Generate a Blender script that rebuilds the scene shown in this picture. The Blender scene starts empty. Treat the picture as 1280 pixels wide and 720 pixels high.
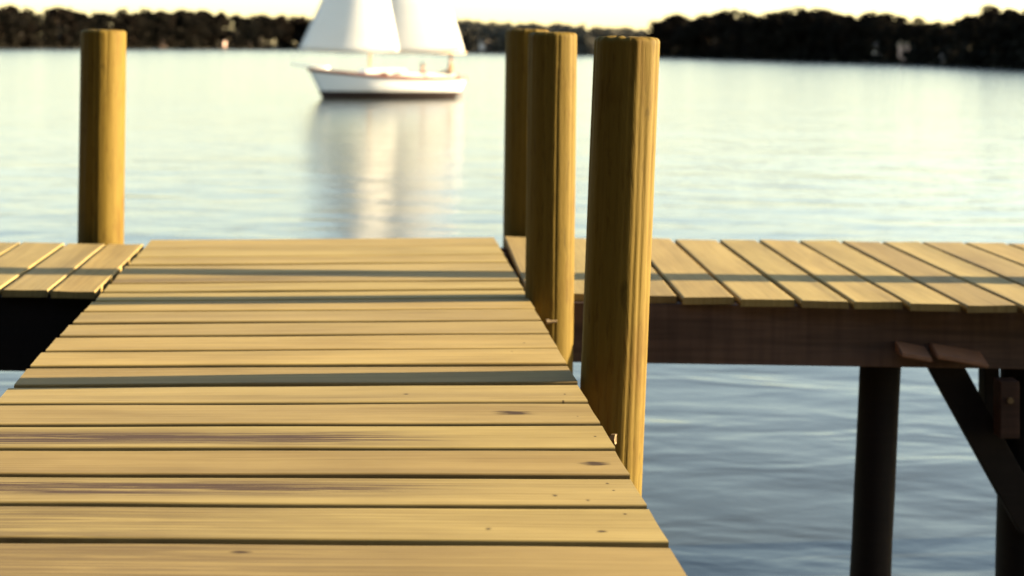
import bpy, bmesh, math, random
from mathutils import Vector, Matrix, Euler, noise as mnoise

random.seed(7)
R = math.radians
scn = bpy.context.scene
COL = scn.collection

# ------------------------------------------------------------------ measures
F = 1756.0                      # focal length in pixels of the 1280 px frame (about a 50 mm lens)
Y0, ROLL = 61.0, 0.013          # eye-level line in the frame and its slope
DECK = 1.30                     # deck above the water (water is z = 0)
EYE = 0.88                      # eye above the deck
HE = DECK + EYE
cr, sr = math.cos(math.atan(ROLL)), math.sin(math.atan(ROLL))

def ray(px, py):
    u, v = px - 640.0, py - Y0
    return ((u * cr + v * sr) / F, (v * cr - u * sr) / F)     # sideways and downward per metre of depth

def at(px, py, d):
    a, b = ray(px, py)
    return Vector((a * d, d, HE - b * d))

def on_plane(px, py, z):
    a, b = ray(px, py)
    d = (HE - z) / b
    return Vector((a * d, d, z))

def deck_pt(px, py):
    p = on_plane(px, py, DECK)
    return Vector((p.x, p.y))

# ------------------------------------------------------------------ helpers
def link(o):
    COL.objects.link(o)
    return o

def mesh_obj(name, bm, mat, parent=None, smooth=False):
    me = bpy.data.meshes.new(name)
    bm.normal_update()
    bm.to_mesh(me)
    bm.free()
    if mat is not None:
        for m in (mat if isinstance(mat, (list, tuple)) else [mat]):
            me.materials.append(m)
    if smooth:
        for p in me.polygons:
            p.use_smooth = True
    o = link(bpy.data.objects.new(name, me))
    if parent is not None:
        o.parent = parent
        o.matrix_parent_inverse = parent.matrix_basis.inverted()
    return o

def thing(name, label, cat, loc=(0, 0, 0), group=None):
    o = link(bpy.data.objects.new(name, None))
    o.location = loc
    o.empty_display_size = 0.2
    tag(o, label, cat, group)
    return o

def tag(o, label=None, cat=None, group=None, kind=None):
    if label: o['label'] = label
    if cat: o['category'] = cat
    if group: o['group'] = group
    if kind: o['kind'] = kind
    return o

def add_box(bm, c, s, rot=None, bevel=0.0):
    g = bmesh.ops.create_cube(bm, size=1.0)
    vs = g['verts']
    M = Matrix.Translation(c) @ (rot.to_4x4() if rot is not None else Matrix.Identity(4)) @ Matrix.Diagonal((s[0], s[1], s[2], 1))
    bmesh.ops.transform(bm, matrix=M, verts=vs)
    if bevel > 0:
        es = list({e for v in vs for e in v.link_edges})
        bmesh.ops.bevel(bm, geom=es, offset=bevel, segments=2, affect='EDGES', profile=0.6)

def add_beam(bm, a, b, w, h, up=Vector((0, 0, 1)), bevel=0.004):
    a, b = Vector(a), Vector(b)
    x = (b - a).normalized()
    y = up.cross(x).normalized()
    z = x.cross(y)
    rot = Matrix((x, y, z)).transposed()
    add_box(bm, (a + b) / 2, ((b - a).length, w, h), rot, bevel)

def add_tube(bm, pts, radii, n=10, cap=True):
    pts = [Vector(p) for p in pts]
    if not isinstance(radii, (list, tuple)): radii = [radii] * len(pts)
    rings = []
    for i, p in enumerate(pts):
        d = (pts[min(i + 1, len(pts) - 1)] - pts[max(i - 1, 0)]).normalized()
        ref = Vector((0, 0, 1)) if abs(d.z) < 0.9 else Vector((1, 0, 0))
        x = d.cross(ref).normalized(); y = d.cross(x)
        rings.append([bm.verts.new(p + (x * math.cos(t) + y * math.sin(t)) * radii[i])
                      for t in [2 * math.pi * k / n for k in range(n)]])
    for a, b in zip(rings, rings[1:]):
        for k in range(n):
            bm.faces.new((a[k], a[(k + 1) % n], b[(k + 1) % n], b[k]))
    if cap:
        bm.faces.new(rings[0][::-1]); bm.faces.new(rings[-1])
    return rings

def recalc(bm):
    bmesh.ops.recalc_face_normals(bm, faces=bm.faces[:])

# ------------------------------------------------------------------ materials
class NT:
    def __init__(self, name):
        self.m = bpy.data.materials.new(name); self.m.use_nodes = True
        self.t = self.m.node_tree; self.t.nodes.clear()
        self.out = self.t.nodes.new('ShaderNodeOutputMaterial')
    def n(self, kind, **kw):
        nd = self.t.nodes.new(kind)
        for k, v in kw.items():
            if k in nd.inputs: nd.inputs[k].default_value = v
            else: setattr(nd, k, v)
        return nd
    def l(self, a, b): self.t.links.new(a, b)
    def ramp(self, fac, stops):
        r = self.n('ShaderNodeValToRGB')
        e = r.color_ramp.elements
        while len(e) < len(stops): e.new(0.5)
        for q, (p, c) in zip(e, stops):
            q.position = p; q.color = (*c, 1) if len(c) == 3 else c
        self.l(fac, r.inputs['Fac'])
        return r.outputs['Color']
    def mix(self, fac, a, b, blend='MIX'):
        m = self.n('ShaderNodeMix', data_type='RGBA', blend_type=blend)
        for s, v in ((m.inputs[0], fac), (m.inputs[6], a), (m.inputs[7], b)):
            if hasattr(v, 'is_linked') or isinstance(v, bpy.types.NodeSocket): self.l(v, s)
            elif isinstance(v, (int, float)): s.default_value = v
            else: s.default_value = (*v, 1) if len(v) == 3 else v
        return m.outputs[2]
    def math(self, op, a, b=None, clamp=False):
        m = self.n('ShaderNodeMath', operation=op, use_clamp=clamp)
        for s, v in ((m.inputs[0], a), (m.inputs[1], b)):
            if v is None: continue
            if isinstance(v, bpy.types.NodeSocket): self.l(v, s)
            else: s.default_value = v
        return m.outputs[0]
    def noise(self, vec, scale, detail=4, rough=0.55, dist=0.0):
        q = self.n('ShaderNodeTexNoise')
        q.inputs['Scale'].default_value = scale; q.inputs['Detail'].default_value = detail
        q.inputs['Roughness'].default_value = rough; q.inputs['Distortion'].default_value = dist
        self.l(vec, q.inputs['Vector'])
        return q.outputs['Fac']
    def mapped(self, vec, scale=(1, 1, 1), loc=(0, 0, 0), rot=(0, 0, 0)):
        q = self.n('ShaderNodeMapping')
        q.inputs['Scale'].default_value = scale; q.inputs['Location'].default_value = loc
        q.inputs['Rotation'].default_value = rot
        self.l(vec, q.inputs['Vector'])
        return q.outputs['Vector']
    def bsdf(self, color, rough=0.7, bump=None, bstr=0.3, bdist=0.01, **kw):
        b = self.n('ShaderNodeBsdfPrincipled')
        if isinstance(color, bpy.types.NodeSocket): self.l(color, b.inputs['Base Color'])
        else: b.inputs['Base Color'].default_value = (*color, 1)
        if isinstance(rough, bpy.types.NodeSocket): self.l(rough, b.inputs['Roughness'])
        else: b.inputs['Roughness'].default_value = rough
        for k, v in kw.items():
            b.inputs[k.replace('_', ' ')].default_value = v
        if bump is not None:
            bp = self.n('ShaderNodeBump'); bp.inputs['Strength'].default_value = bstr
            bp.inputs['Distance'].default_value = bdist
            self.l(bump, bp.inputs['Height']); self.l(bp.outputs['Normal'], b.inputs['Normal'])
        self.l(b.outputs['BSDF'], self.out.inputs['Surface'])
        return b

def simple(name, color, rough=0.6, var=0.12, scale=6.0, **kw):
    t = NT(name)
    tc = t.n('ShaderNodeTexCoord')
    nz = t.noise(tc.outputs['Object'], scale)
    c = t.mix(nz, tuple(x * (1 - var) for x in color), tuple(min(1, x * (1 + var)) for x in color))
    t.bsdf(c, rough, bump=nz, bstr=0.08, **kw)
    return t.m

KNOTS = [(645, 516, 0.055, 0.024), (742, 578, 0.034, 0.022), (610, 661, 0.010, 0.010), (694, 620, .008, .008),
         (735, 626, .008, .008), (508, 492, .009, .009), (300, 690, .024, .010), (752, 663, .014, .010)]
for q_ in ((706, 492), (704, 500), (722, 520), (727, 529), (744, 545), (759, 604), (767, 613), (781, 642), (640, 440), (655, 428)): KNOTS.append((*q_, .0045, .0055))

def deck_wood(name, base, dark, knots=()):
    t = NT(name)
    uv = t.n('ShaderNodeUVMap', uv_map='UVMap').outputs['UV']
    isl = t.n('ShaderNodeNewGeometry').outputs['Random Per Island']
    fine = t.noise(t.mapped(uv, (2.2, 130, 1)), 1.0, 5, 0.6, 0.6)
    grain = t.noise(t.mapped(uv, (1.1, 34, 1)), 1.0, 4, 0.6, 1.2)
    blot = t.noise(t.mapped(uv, (1.6, 6, 1)), 1.0, 4, 0.6)
    c = t.ramp(grain, [(0.30, tuple(x * 0.84 for x in base)), (0.5, base), (0.72, tuple(x * 1.07 for x in base))])
    c = t.mix(0.5, c, t.ramp(fine, [(0.30, (0.62, 0.56, 0.5)), (0.52, (1, 1, 1))]), 'MULTIPLY')
    c = t.mix(0.8, c, t.ramp(blot, [(0.28, (0.74, 0.70, 0.66)), (0.6, (1.05, 1.04, 1.0))]), 'MULTIPLY')
    # every board its own tone
    c = t.mix(1.0, c, t.ramp(isl, [(0.0, (0.80, 0.75, 0.72)), (0.3, (0.96, 0.95, 0.98)), (0.55, (1.0, 1.0, 0.94)), (0.8, (1.02, 0.96, 0.90)), (1.0, (1.10, 1.08, 1.0))]), 'MULTIPLY')
    st = t.n('ShaderNodeAttribute', attribute_name='streak').outputs['Fac']
    brk = t.noise(t.mapped(uv, (1.6, 85, 1)), 1.0, 5, 0.7, 1.0)
    sm = t.math('MULTIPLY', st, t.ramp(brk, [(0.40, (0.10,) * 3), (0.56, (1,) * 3)]), True)
    c = t.mix(sm, c, dark)
    obj = t.n('ShaderNodeTexCoord').outputs['Object']
    wob = t.noise(t.mapped(obj, (14, 60, 1)), 1.0, 3)
    for (kx, ky, rx, ry) in knots:
        p = deck_pt(kx, ky)
        mp = t.mapped(obj, (1 / rx, 1 / ry, 0), (-p.x / rx, -p.y / ry, 0), (0, 0, 0))
        ln = t.n('ShaderNodeVectorMath', operation='LENGTH'); t.l(mp, ln.inputs[0])
        d = t.math('ADD', ln.outputs['Value'], t.math('MULTIPLY', t.math('SUBTRACT', wob, 0.5), 2.2))
        c = t.mix(t.ramp(d, [(0.35, (0.95,) * 3), (1.1, (0,) * 3)]), c, (0.030, 0.016, 0.008))
    hgt = t.math('ADD', t.math('MULTIPLY', grain, 0.7), t.math('MULTIPLY', fine, 0.5))
    t.bsdf(c, 0.72, bump=hgt, bstr=0.16, bdist=0.004, **{'Specular_IOR_Level': 0.12})
    return t.m

def post_wood(name, base):
    t = NT(name)
    obj = t.n('ShaderNodeTexCoord').outputs['Object']
    lng = t.noise(t.mapped(obj, (20, 20, 2.6)), 1.0, 5, 0.62, 1.4)
    fin = t.noise(t.mapped(obj, (80, 80, 8.0)), 1.0, 4, 0.6, 0.8)
    big = t.noise(t.mapped(obj, (7, 7, 3.2)), 1.0, 4, 0.6)
    c = t.ramp(lng, [(0.28, tuple(x * 0.5 for x in base)), (0.40, base), (0.72, tuple(x * 1.08 for x in base))])
    c = t.mix(0.7, c, t.ramp(fin, [(0.30, (0.62, 0.52, 0.42)), (0.46, (1, 1, 1))]), 'MULTIPLY')
    c = t.mix(0.8, c, t.ramp(big, [(0.28, (0.74, 0.60, 0.46)), (0.47, (1.02, 1.02, 1.0))]), 'MULTIPLY')
    h = t.math('ADD', lng, t.math('MULTIPLY', fin, 0.4))
    t.bsdf(c, 0.68, bump=h, bstr=0.30, bdist=0.006, **{'Specular_IOR_Level': 0.08})
    return t.m

def beam_wood(name, base):
    t = NT(name)
    obj = t.n('ShaderNodeTexCoord').outputs['Object']
    g = t.noise(t.mapped(obj, (1.4, 9, 34)), 1.0, 5, 0.6, 0.8)
    b = t.noise(t.mapped(obj, (2.4, 2, 2)), 1.0, 4, 0.6)
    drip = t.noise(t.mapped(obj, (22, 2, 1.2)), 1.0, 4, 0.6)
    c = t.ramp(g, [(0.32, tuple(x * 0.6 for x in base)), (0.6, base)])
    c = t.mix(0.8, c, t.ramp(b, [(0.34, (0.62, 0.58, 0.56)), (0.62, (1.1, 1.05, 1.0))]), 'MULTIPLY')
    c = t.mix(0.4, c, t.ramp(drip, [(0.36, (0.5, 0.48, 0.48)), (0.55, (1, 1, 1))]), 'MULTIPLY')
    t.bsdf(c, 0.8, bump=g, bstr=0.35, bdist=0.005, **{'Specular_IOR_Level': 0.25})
    return t.m

M_deck = deck_wood('weathered_deck_wood', (0.242, 0.183, 0.074), (0.050, 0.029, 0.017), KNOTS)
M_deck2 = deck_wood('weathered_cross_deck_wood', (0.240, 0.182, 0.074), (0.065, 0.04, 0.021))
M_post = post_wood('treated_pine_post', (0.097, 0.0645, 0.0110))
M_beam = beam_wood('old_brown_beam', (0.098, 0.063, 0.047))
M_pile = beam_wood('dark_pile_shaded_beam', (0.008, 0.005, 0.004))
M_steel = simple('rusty_steel', (0.11, 0.07, 0.025), 0.7, 0.3, 40)

# ------------------------------------------------------------------ boards
def board(bm, A, B, C, D, ztop, th, uvl, stl, idx, nseg=40, streak=None, cup=0.0, twist=0.0):
    """plank with plan corners A-B (near edge, left to right) and D-C (far edge); rounded long edges"""
    r = 0.0045
    prof = []                                            # (across 0..1, offset in m, z)
    w = ((A + B) / 2 - (C + D) / 2).length
    def pr(t_m, z): prof.append((t_m / w, z))
    nt = 6
    pr(0.0, -r); pr(r * 0.3, -r * 0.3); pr(r, 0); pr(r * 1.6, 0)
    for k in range(1, nt): pr(r + (w - 2 * r) * k / nt, 0)
    pr(w - r * 1.6, 0); pr(w - r, 0); pr(w - r * 0.3, -r * 0.3); pr(w, -r)
    pr(w, -th); pr(0.0, -th)
    n = len(prof)
    L = ((B - A).length + (C - D).length) / 2
    rings = []
    for i in range(nseg + 1):
        s = i / nseg
        near = A.lerp(B, s); far = D.lerp(C, s)
        ring = []
        for (tt, z) in prof:
            p = near.lerp(far, tt)
            dz = cup * ((2 * tt - 1) ** 2 - 0.5) + twist * (s - 0.5) * (2 * tt - 1)
            dz += 0.0016 * mnoise.noise(Vector((s * L * 2.1 + idx * 9.1, tt * 1.6, idx * 3.3)))
            wob = 0.0018 * mnoise.noise(Vector((s * L * 3.0, idx * 5.7, 11.0 + (tt > 0.5))))
            across = (far - near).normalized()
            v = bm.verts.new((p.x + across.x * wob, p.y + across.y * wob, ztop + z + dz))
            v[stl] = streak(s, tt) if streak else 0.0
            ring.append((v, s * L, tt * w))
        rings.append(ring)
    off_u, off_v = idx * 3.71, idx * 0.377
    for a, b in zip(rings, rings[1:]):
        for k in range(n):
            k2 = (k + 1) % n
            q = (a[k], b[k], b[k2], a[k2])
            f = bm.faces.new([x[0] for x in q])
            f.smooth = True
            for lp, x in zip(f.loops, q):
                lp[uvl].uv = (x[1] + off_u, x[2] + off_v)
    for ring, rev in ((rings[0], False), (rings[-1], True)):
        seq = ring[::-1] if rev else ring
        f = bm.faces.new([x[0] for x in seq])
        for e_ in f.edges: e_.smooth = False
        for lp, x in zip(f.loops, seq):
            lp[uvl].uv = (x[1] * 0.05 + off_u, x[2] + off_v)

def new_deck_bm():
    bm = bmesh.new()
    return bm, bm.loops.layers.uv.new('UVMap'), bm.verts.layers.float.new('streak')

def isect(p, d, q, e):
    det = d.x * -e.y + e.x * d.y
    r = q - p
    return p + d * ((r.x * -e.y + e.x * r.y) / det)

# -------- near pier (boards lie across it)
RA, RB = deck_pt(625, 310), deck_pt(812, 637)
LA, LB = deck_pt(188.5, 302), deck_pt(0, 497)
def xr(y): return RA.x + (RB.x - RA.x) * (y - RA.y) / (RB.y - RA.y)
def xl(y): return LA.x + (LB.x - LA.x) * (y - LA.y) / (LB.y - LA.y)

ys = [299.2, 310, 321, 330.5, 342, 353.5, 364.2, 375.0, 388.6, 403.2, 419, 437.4, 457.2, 480.4, 503.8, 531, 561, 594.6, 631.5, 676.5]
seams = []                                     # (left point, right point) on the deck
for y in ys:
    m = -0.0093 + (y - 300) / 180 * 0.0043 if y < 480 else (-0.005 + (y - 480) / 196 * 0.013)
    p, q = deck_pt(300, y), deck_pt(700, y + 400 * m)
    d = q - p
    seams.append((isect(p, d, LA, LB - LA), isect(p, d, RA, RB - RA)))
l0, r0 = seams[-1]
dyl = l0.y
k = 0
while dyl > -13.0:
    k += 1
    dyl = l0.y - 0.197 * k
    dyr = r0.y - 0.197 * k
    seams.append((Vector((xl(dyl) if dyl > 1 else xl(1) + (1 - dyl) * 0.05, dyl)), Vector((xr(dyr) if dyr > 1 else xr(1) + (1 - dyr) * 0.05, dyr))))

pier = thing('pier_walkway', 'long pier of yellow weathered planks laid crosswise, running away from the viewer',
             'pier', (-0.6, 2.0, 0))
bm, uvl, stl = new_deck_bm()
rb = random.Random(3)
def make_streak(i):
    # brown streaks on the left part of two boards, fainter ones elsewhere
    if i == 15: return lambda s, t: max(0, 1 - abs(t - 0.42) / 0.44) * max(0, min(1, (0.80 - s) / 0.30)) * 2.2
    if i == 17: return lambda s, t: max(0, 1 - abs(t - 0.60) / 0.42) * max(0, min(1, (0.84 - s) / 0.35)) * 1.9
    if i == 4: return lambda s, t: max(0, 1 - abs(t - 0.25) / 0.35) * max(0, min(1, (0.55 - s) / 0.2)) * 1.0  # left half of a far board darkened, its cupping shade painted in
    if i == 18: return lambda s, t: max(0, min(1, (0.95 - s) / 0.7)) * 0.6
    if i in (19, 20): return lambda s, t: max(0, min(1, (1.0 - s) / 0.6)) * 0.55
    e, c0 = rb.random() * 0.35, rb.random()
    return lambda s, t: e * max(0, 1 - abs(t - c0) / 0.3)
gaps = [0.012, 0.016, 0.020, 0.034, 0.018, 0.036, 0.034, 0.028, 0.025, 0.026, 0.028, 0.030, 0.031, 0.034, 0.031, 0.026, 0.027, 0.027, 0.019, 0.030]
for i in range(len(seams) - 1):
    (fl, fr), (nl, nr) = seams[i], seams[i + 1]
    g0 = gaps[i] / 2 if i < len(gaps) else 0.007
    g1 = gaps[i + 1] / 2 if i + 1 < len(gaps) else 0.007
    dv = Vector((0.02, 1)).normalized()
    jl, jr = rb.uniform(-0.004, 0.003), rb.uniform(-0.002, 0.002)
    ex = (fr - fl).normalized()
    A, B = nl + dv * g1 + ex * jl, nr + dv * g1 + ex * jr
    C, D = fr - dv * g0 + ex * jr, fl - dv * g0 + ex * jl
    cup = rb.uniform(0.0, 0.0022)
    board(bm, A, B, C, D, DECK + rb.uniform(-0.0015, 0.0015), 0.04, uvl, stl, i, 48 if i < 26 else 14, make_streak(i), cup, rb.uniform(-0.0015, 0.0015))
recalc(bm)
mesh_obj('decking', bm, M_deck, pier)
for off in (0.06, 0.5, 0.94):                   # stringers under the boards
    bm = bmesh.new()
    a = Vector((xl(6.0) * (1 - off) + xr(6.0) * off, 6.0)); b = Vector((xl(1) * (1 - off) + xr(1) * off, 1.0))
    add_beam(bm, (a.x, a.y, DECK - 0.165), (b.x, b.y, DECK - 0.165), 0.05, 0.235)
    add_beam(bm, (b.x, b.y - 0.005, DECK - 0.165), (b.x + 0.65 * (1 if off > .5 else 0.95), -13.0, DECK - 0.165), 0.05, 0.235)
    mesh_obj('stringer', bm, M_beam, pier)
for (y, sd) in ((0.2, 0), (0.2, 1)):
    bm = bmesh.new()
    x = (xr(1) - 0.1) if sd else (xl(1) + 0.1)
    add_tube(bm, [(x, y, -0.8), (x, y, DECK - 0.29)], 0.09, 20)
    mesh_obj('piling', bm, M_pile, pier, True)
bm = bmesh.new()
add_beam(bm, (xl(1) - 0.05, 0.2, DECK - 0.37), (xr(1) + 0.05, 0.2, DECK - 0.37), 0.1, 0.16)
mesh_obj('crossbeam', bm, M_beam, pier)

# -------- cross pier (boards lie along the view), left and right of the walkway
cross = thing('cross_pier', 'wooden pier crossing left to right at the walkway end, on a brown beam and pilings',
              'pier', (1.5, 5.6, 0))
ZC = DECK - 0.004
Lc = (deck_pt(0, 364), deck_pt(125, 362.8), deck_pt(0, 306.2), deck_pt(150, 304))
Rc = (deck_pt(820, 368.5), deck_pt(1280, 381), deck_pt(820, 298.3), deck_pt(1280, 304.6))
def lin(p, q, x): return p.y + (q.y - p.y) * (x - p.x) / (q.x - p.x)
bm, uvl, stl = new_deck_bm()
rb = random.Random(11)
# right part
x = xr(5.05) + 0.03
i = 100
fx = [deck_pt(px, py) for px, py in ((852, 372), (922, 372), (997, 373), (1066, 375), (1133, 377), (1204, 379), (1274, 381))]
xs = [fx[0].x - 0.2 * k for k in (3, 2, 1)] + [p.x for p in fx] + [fx[-1].x + 0.2 * k for k in range(1, 22)]
xs = [v_ + rb.uniform(-0.007, 0.007) for v_ in xs]
for a, b in zip(xs, xs[1:]):
    g = rb.uniform(0.008, 0.012)
    sl = -0.035
    yn = min(5.10, max(4.9, lin(Rc[0], Rc[1], (a + b) / 2))) if a < 2.2 else 4.97
    yf = 6.60
    yn += rb.uniform(-0.008, 0.008); yf += rb.uniform(-0.02, 0.02)
    # board runs away from the viewer: "left to right" of the plank is near to far
    na, nb = a + g, b - g
    e = xr(yn) + 0.014
    fa, fb = na + sl * (yf - yn), nb + sl * (yf - yn)
    if nb < e + 0.03: continue
    if na < 0.25: yn = 5.095
    na2 = max(na, e); fa2 = max(fa, xr(yf) + 0.014)
    board(bm, Vector((nb, yn)), Vector((fb, yf)), Vector((fa2, yf)), Vector((na2, yn)), ZC + rb.uniform(-0.001, 0.002), 0.026, uvl, stl, i, 30,
          (lambda e_, c_: (lambda s, t: e_ * max(0, 1 - abs(t - c_) / 0.4)))(rb.random() * 0.4, rb.random()), rb.uniform(-0.001, 0.002), rb.uniform(-0.003, 0.003))
    i += 1
recalc(bm)
mesh_obj('decking', bm, M_deck2, cross)
bm, uvl, stl = new_deck_bm()
# left part
nx = [deck_pt(122, 363).x, deck_pt(59, 364).x, deck_pt(-6, 364).x]
nx += [nx[-1] - 0.2 * k for k in range(1, 18)]
for b, a in zip(nx, nx[1:]):
    g = rb.uniform(0.006, 0.009)
    sl = -0.118
    yn, yf = 5.0 + rb.uniform(-0.008, 0.008), 6.2 + rb.uniform(-0.015, 0.015)
    na, nb = a + g, b - g
    fa, fb = na + sl * (yf - yn), nb + sl * (yf - yn)
    board(bm, Vector((nb, yn)), Vector((fb, yf)), Vector((fa, yf)), Vector((na, yn)), ZC + rb.uniform(-0.002, 0.002), 0.026, uvl, stl, i, 30,
          (lambda e_, c_: (lambda s, t: e_ * max(0, 1 - abs(t - c_) / 0.4)))(rb.random() * 0.5, rb.random()), rb.uniform(-0.001, 0.002), rb.uniform(-0.003, 0.003))
    i += 1
recalc(bm)
mesh_obj('decking', bm, M_deck2, cross)

zt = DECK - 0.033                                  # underside of the boards
bm = bmesh.new()                                   # front beam, right and left
zb = HE - 5.07 * ray(1000, 457)[1]
add_beam(bm, (xr(5.07) + 0.02, 5.10, (zt + zb) / 2), (6.2, 5.03, (zt + zb) / 2), 0.05, zt - zb)
mesh_obj('front_beam', bm, M_beam, cross)
bm = bmesh.new()
zb2 = HE - 5.07 * ray(60, 462)[1]
add_beam(bm, (-4.6, 5.06, (zt + zb2) / 2), (xl(5.07) - 0.02, 5.06, (zt + zb2) / 2), 0.05, zt - zb2)
mesh_obj('front_beam', bm, M_pile, cross)  # near-black colour stands in for the shade on the left beam
for (a, b) in (((-4.6, 6.1), (xl(6.1) - .02, 6.1)), ((xr(6.5) + 0.02, 6.5), (6.2, 6.5)), ((-4.6, 5.6), (xl(5.6) - .02, 5.6)), ((xr(5.8) + 0.02, 5.8), (6.2, 5.8)),
               ((xl(5.9), 6.26), (xr(5.9), 6.34))):
    bm = bmesh.new()
    add_beam(bm, (*a, zt - 0.12), (*b, zt - 0.12), 0.05, 0.22)
    mesh_obj('joist', bm, M_beam, cross)

# pilings and braces under the right part
def piling(x0, y0, x1, y1, r, top):
    bm = bmesh.new()
    n = 14
    pts = [Vector((x0, y0, -1.2)).lerp(Vector((x1, y1, top)), k / n) for k in range(n + 1)]
    add_tube(bm, pts, [r * (1 + 0.05 * mnoise.noise(Vector((k * 0.7, x0, 3)))) for k in range(n + 1)], 24)
    recalc(bm)
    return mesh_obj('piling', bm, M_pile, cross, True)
dP = 5.22
t_ = at(1103, 460, dP); b_ = at(1090, 715, dP)
dirp = (b_ - t_) / (t_.z - b_.z)
q = t_ + dirp * (t_.z + 1.2)
piling(q.x, q.y, t_.x, t_.y, 0.075, zt - 0.01)
t_ = at(1284, 460, dP)
piling(t_.x - 0.03, dP, t_.x, dP, 0.092, zt - 0.01)
for (x, y) in ((2.45, 6.3), (4.4, 5.22), (4.4, 6.3), (-2.6, 5.25), (-3.9, 6.0), (-0.9, 6.05), (-1.5, 5.3)):
    piling(x, y, x, y, 0.088, zt - 0.02)
bm = bmesh.new()
d = 5.13                                           # behind the beam, against the pilings
add_beam(bm, at(1166, 430, d), at(1290, 655, d), 0.055, 0.115)
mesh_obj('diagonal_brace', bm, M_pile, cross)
bm = bmesh.new()
add_beam(bm, at(1236, 440, d + 0.058), at(1236, 560, d + 0.058), 0.055, 0.074, up=Vector((0, 1, 0)))
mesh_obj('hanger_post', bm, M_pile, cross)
bm = bmesh.new()
add_beam(bm, at(1258, 474, 5.06), at(1258, 545, 5.06), 0.07, 0.075, up=Vector((0, 1, 0)))
mesh_obj('cleat_block', bm, beam_wood('dark_red_timber', (0.050, 0.025, 0.017)), cross)
# wedge blocks added to the beam in the shape of its sunlit patch
M_sun_patch = simple('sunlit_patch_wood', (0.17, 0.080, 0.040), 0.7, 0.25, 30)
for (p0, p1) in (((1124, 436), (1163, 443)), ((1168, 438), (1233, 450))):
    bm = bmesh.new()
    a, b = at(*p0, 5.0), at(*p1, 5.0)
    x = (b - a).normalized(); n = (a - b).length
    v = [bm.verts.new(p + Vector((0, dy, dz))) for p in (a, b) for dy, dz in ((-0.030, -0.024), (-0.030, -0.010), (0.06, 0.018), (0.06, -0.024))]
    for f in ((0, 1, 2, 3), (7, 6, 5, 4), (0, 4, 5, 1), (1, 5, 6, 2), (2, 6, 7, 3), (3, 7, 4, 0)): bm.faces.new([v[k] for k in f])
    recalc(bm); bmesh.ops.bevel(bm, geom=bm.edges[:], offset=0.004, segments=2, affect='EDGES')
    mesh_obj('sun_patch_block', bm, M_sun_patch, cross)
for (px, py) in ((1262, 500),):
    bm = bmesh.new()
    p = at(px, py, 5.025)
    add_tube(bm, [p + Vector((0, 0.02, 0)), p + Vector((0, -0.012, 0))], 0.012, 6)
    recalc(bm); mesh_obj('bolt', bm, M_steel, cross)

# -------- mooring posts
def mooring_post(label, top_px, d, r, base_z, lean=(0, 0), seed=0, name='mooring_post', top=None, flat=1.0):
    """round timber driven into the lake bed; top_px = centre of the top in the frame"""
    tp = top if top is not None else at(top_px[0], top_px[1], d)
    loc = Vector((tp.x + lean[0] * tp.z, tp.y + lean[1] * tp.z, 0))
    root = thing(name, label, 'mooring post', loc, 'mooring posts beside the piers')
    bm = bmesh.new()
    H = tp.z
    zs = [-1.2 + (H - 0.02 + 1.2) * k / 90 for k in range(91)]
    n = 120
    rings = []
    def rad(th, z):
        c, s = math.cos(th), math.sin(th)
        v = mnoise.noise(Vector((c * 1.1 + seed, s * 1.1, z * 0.5))) * 0.030          # out of round
        g = mnoise.noise(Vector((c * 5.5 + seed * 3, s * 5.5, z * 0.9)))              # long hollows
        f = mnoise.noise(Vector((c * 16 + seed * 5, s * 16, z * 6.0)))
        crack = -max(0, 0.16 - abs(mnoise.noise(Vector((c * 3.1 - seed, s * 3.1, z * 0.35))))) * 0.22
        return r * (1 + v + 0.006 * g + 0.004 * f + crack) * (1.0 + 0.03 * (H - z) / H)
    for z in zs:
        rings.append((z, 0.0))
    rings += [(H - 0.0105, 0.0), (H - 0.0095, 0.0003), (H - 0.004, 0.003), (H, 0.009), (H + 0.003, r * 0.5)]
    vr = []
    for (z, inset) in rings:
        vr.append([bm.verts.new(((rad(2 * math.pi * k / n, z) - inset) * math.cos(2 * math.pi * k / n) - lean[0] * z,
                                 (rad(2 * math.pi * k / n, z) - inset) * flat * math.sin(2 * math.pi * k / n) - lean[1] * z,
                                 z + (0.004 * mnoise.noise(Vector((k * 0.21, seed, 1))) if z > H - 0.03 else 0))) for k in range(n)])
    for a, b in zip(vr, vr[1:]):
        for k in range(n):
            f = bm.faces.new((a[k], a[(k + 1) % n], b[(k + 1) % n], b[k])); f.smooth = True
    bm.faces.new(vr[-1])
    me = bpy.data.meshes.new('timber'); bm.to_mesh(me); bm.free(); me.materials.append(M_post)
    o = link(bpy.data.objects.new('timber', me)); o.parent = root
    return root, loc

def bolt(root, p, d, r=0.009, ln=0.05):
    bm = bmesh.new()
    p, d = Vector(p), Vector(d).normalized()
    add_tube(bm, [p - d * 0.03, p + d * ln], r, 10)
    add_tube(bm, [p + d * (ln - 0.012), p + d * ln], r * 1.9, 6)
    recalc(bm)
    mesh_obj('bolt', bm, M_steel, root)

pr_, lr_ = mooring_post('thick mooring post nearest the viewer, at the right edge of the plank walkway', (784, 47), 3.81, 0.0888, 0, (-0.029, 0.0), 2, flat=0.72)
bolt(pr_, at(757, 547, 3.755), (1, -0.45, 0.0), 0.008, 0.030)
p2_, l2_ = mooring_post('middle mooring post in the corner between the plank walkway and the cross pier', (691, 41), 4.98, 0.0862, 0, (0.0, 0.0), 5, flat=0.85)
bolt(p2_, at(686, 402, 4.90), (-1, -0.3, 0.0), 0.005, 0.010)
mooring_post('mooring post behind the cross pier, half hidden behind the corner post', (659, 37), 6.80, 0.104, 0, (0.0, 0.0), 8)
mooring_post('mooring post standing alone behind the left arm of the cross pier', (129.5, 38), 6.42, 0.100, 0, (0.0, 0.0), 13)
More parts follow.
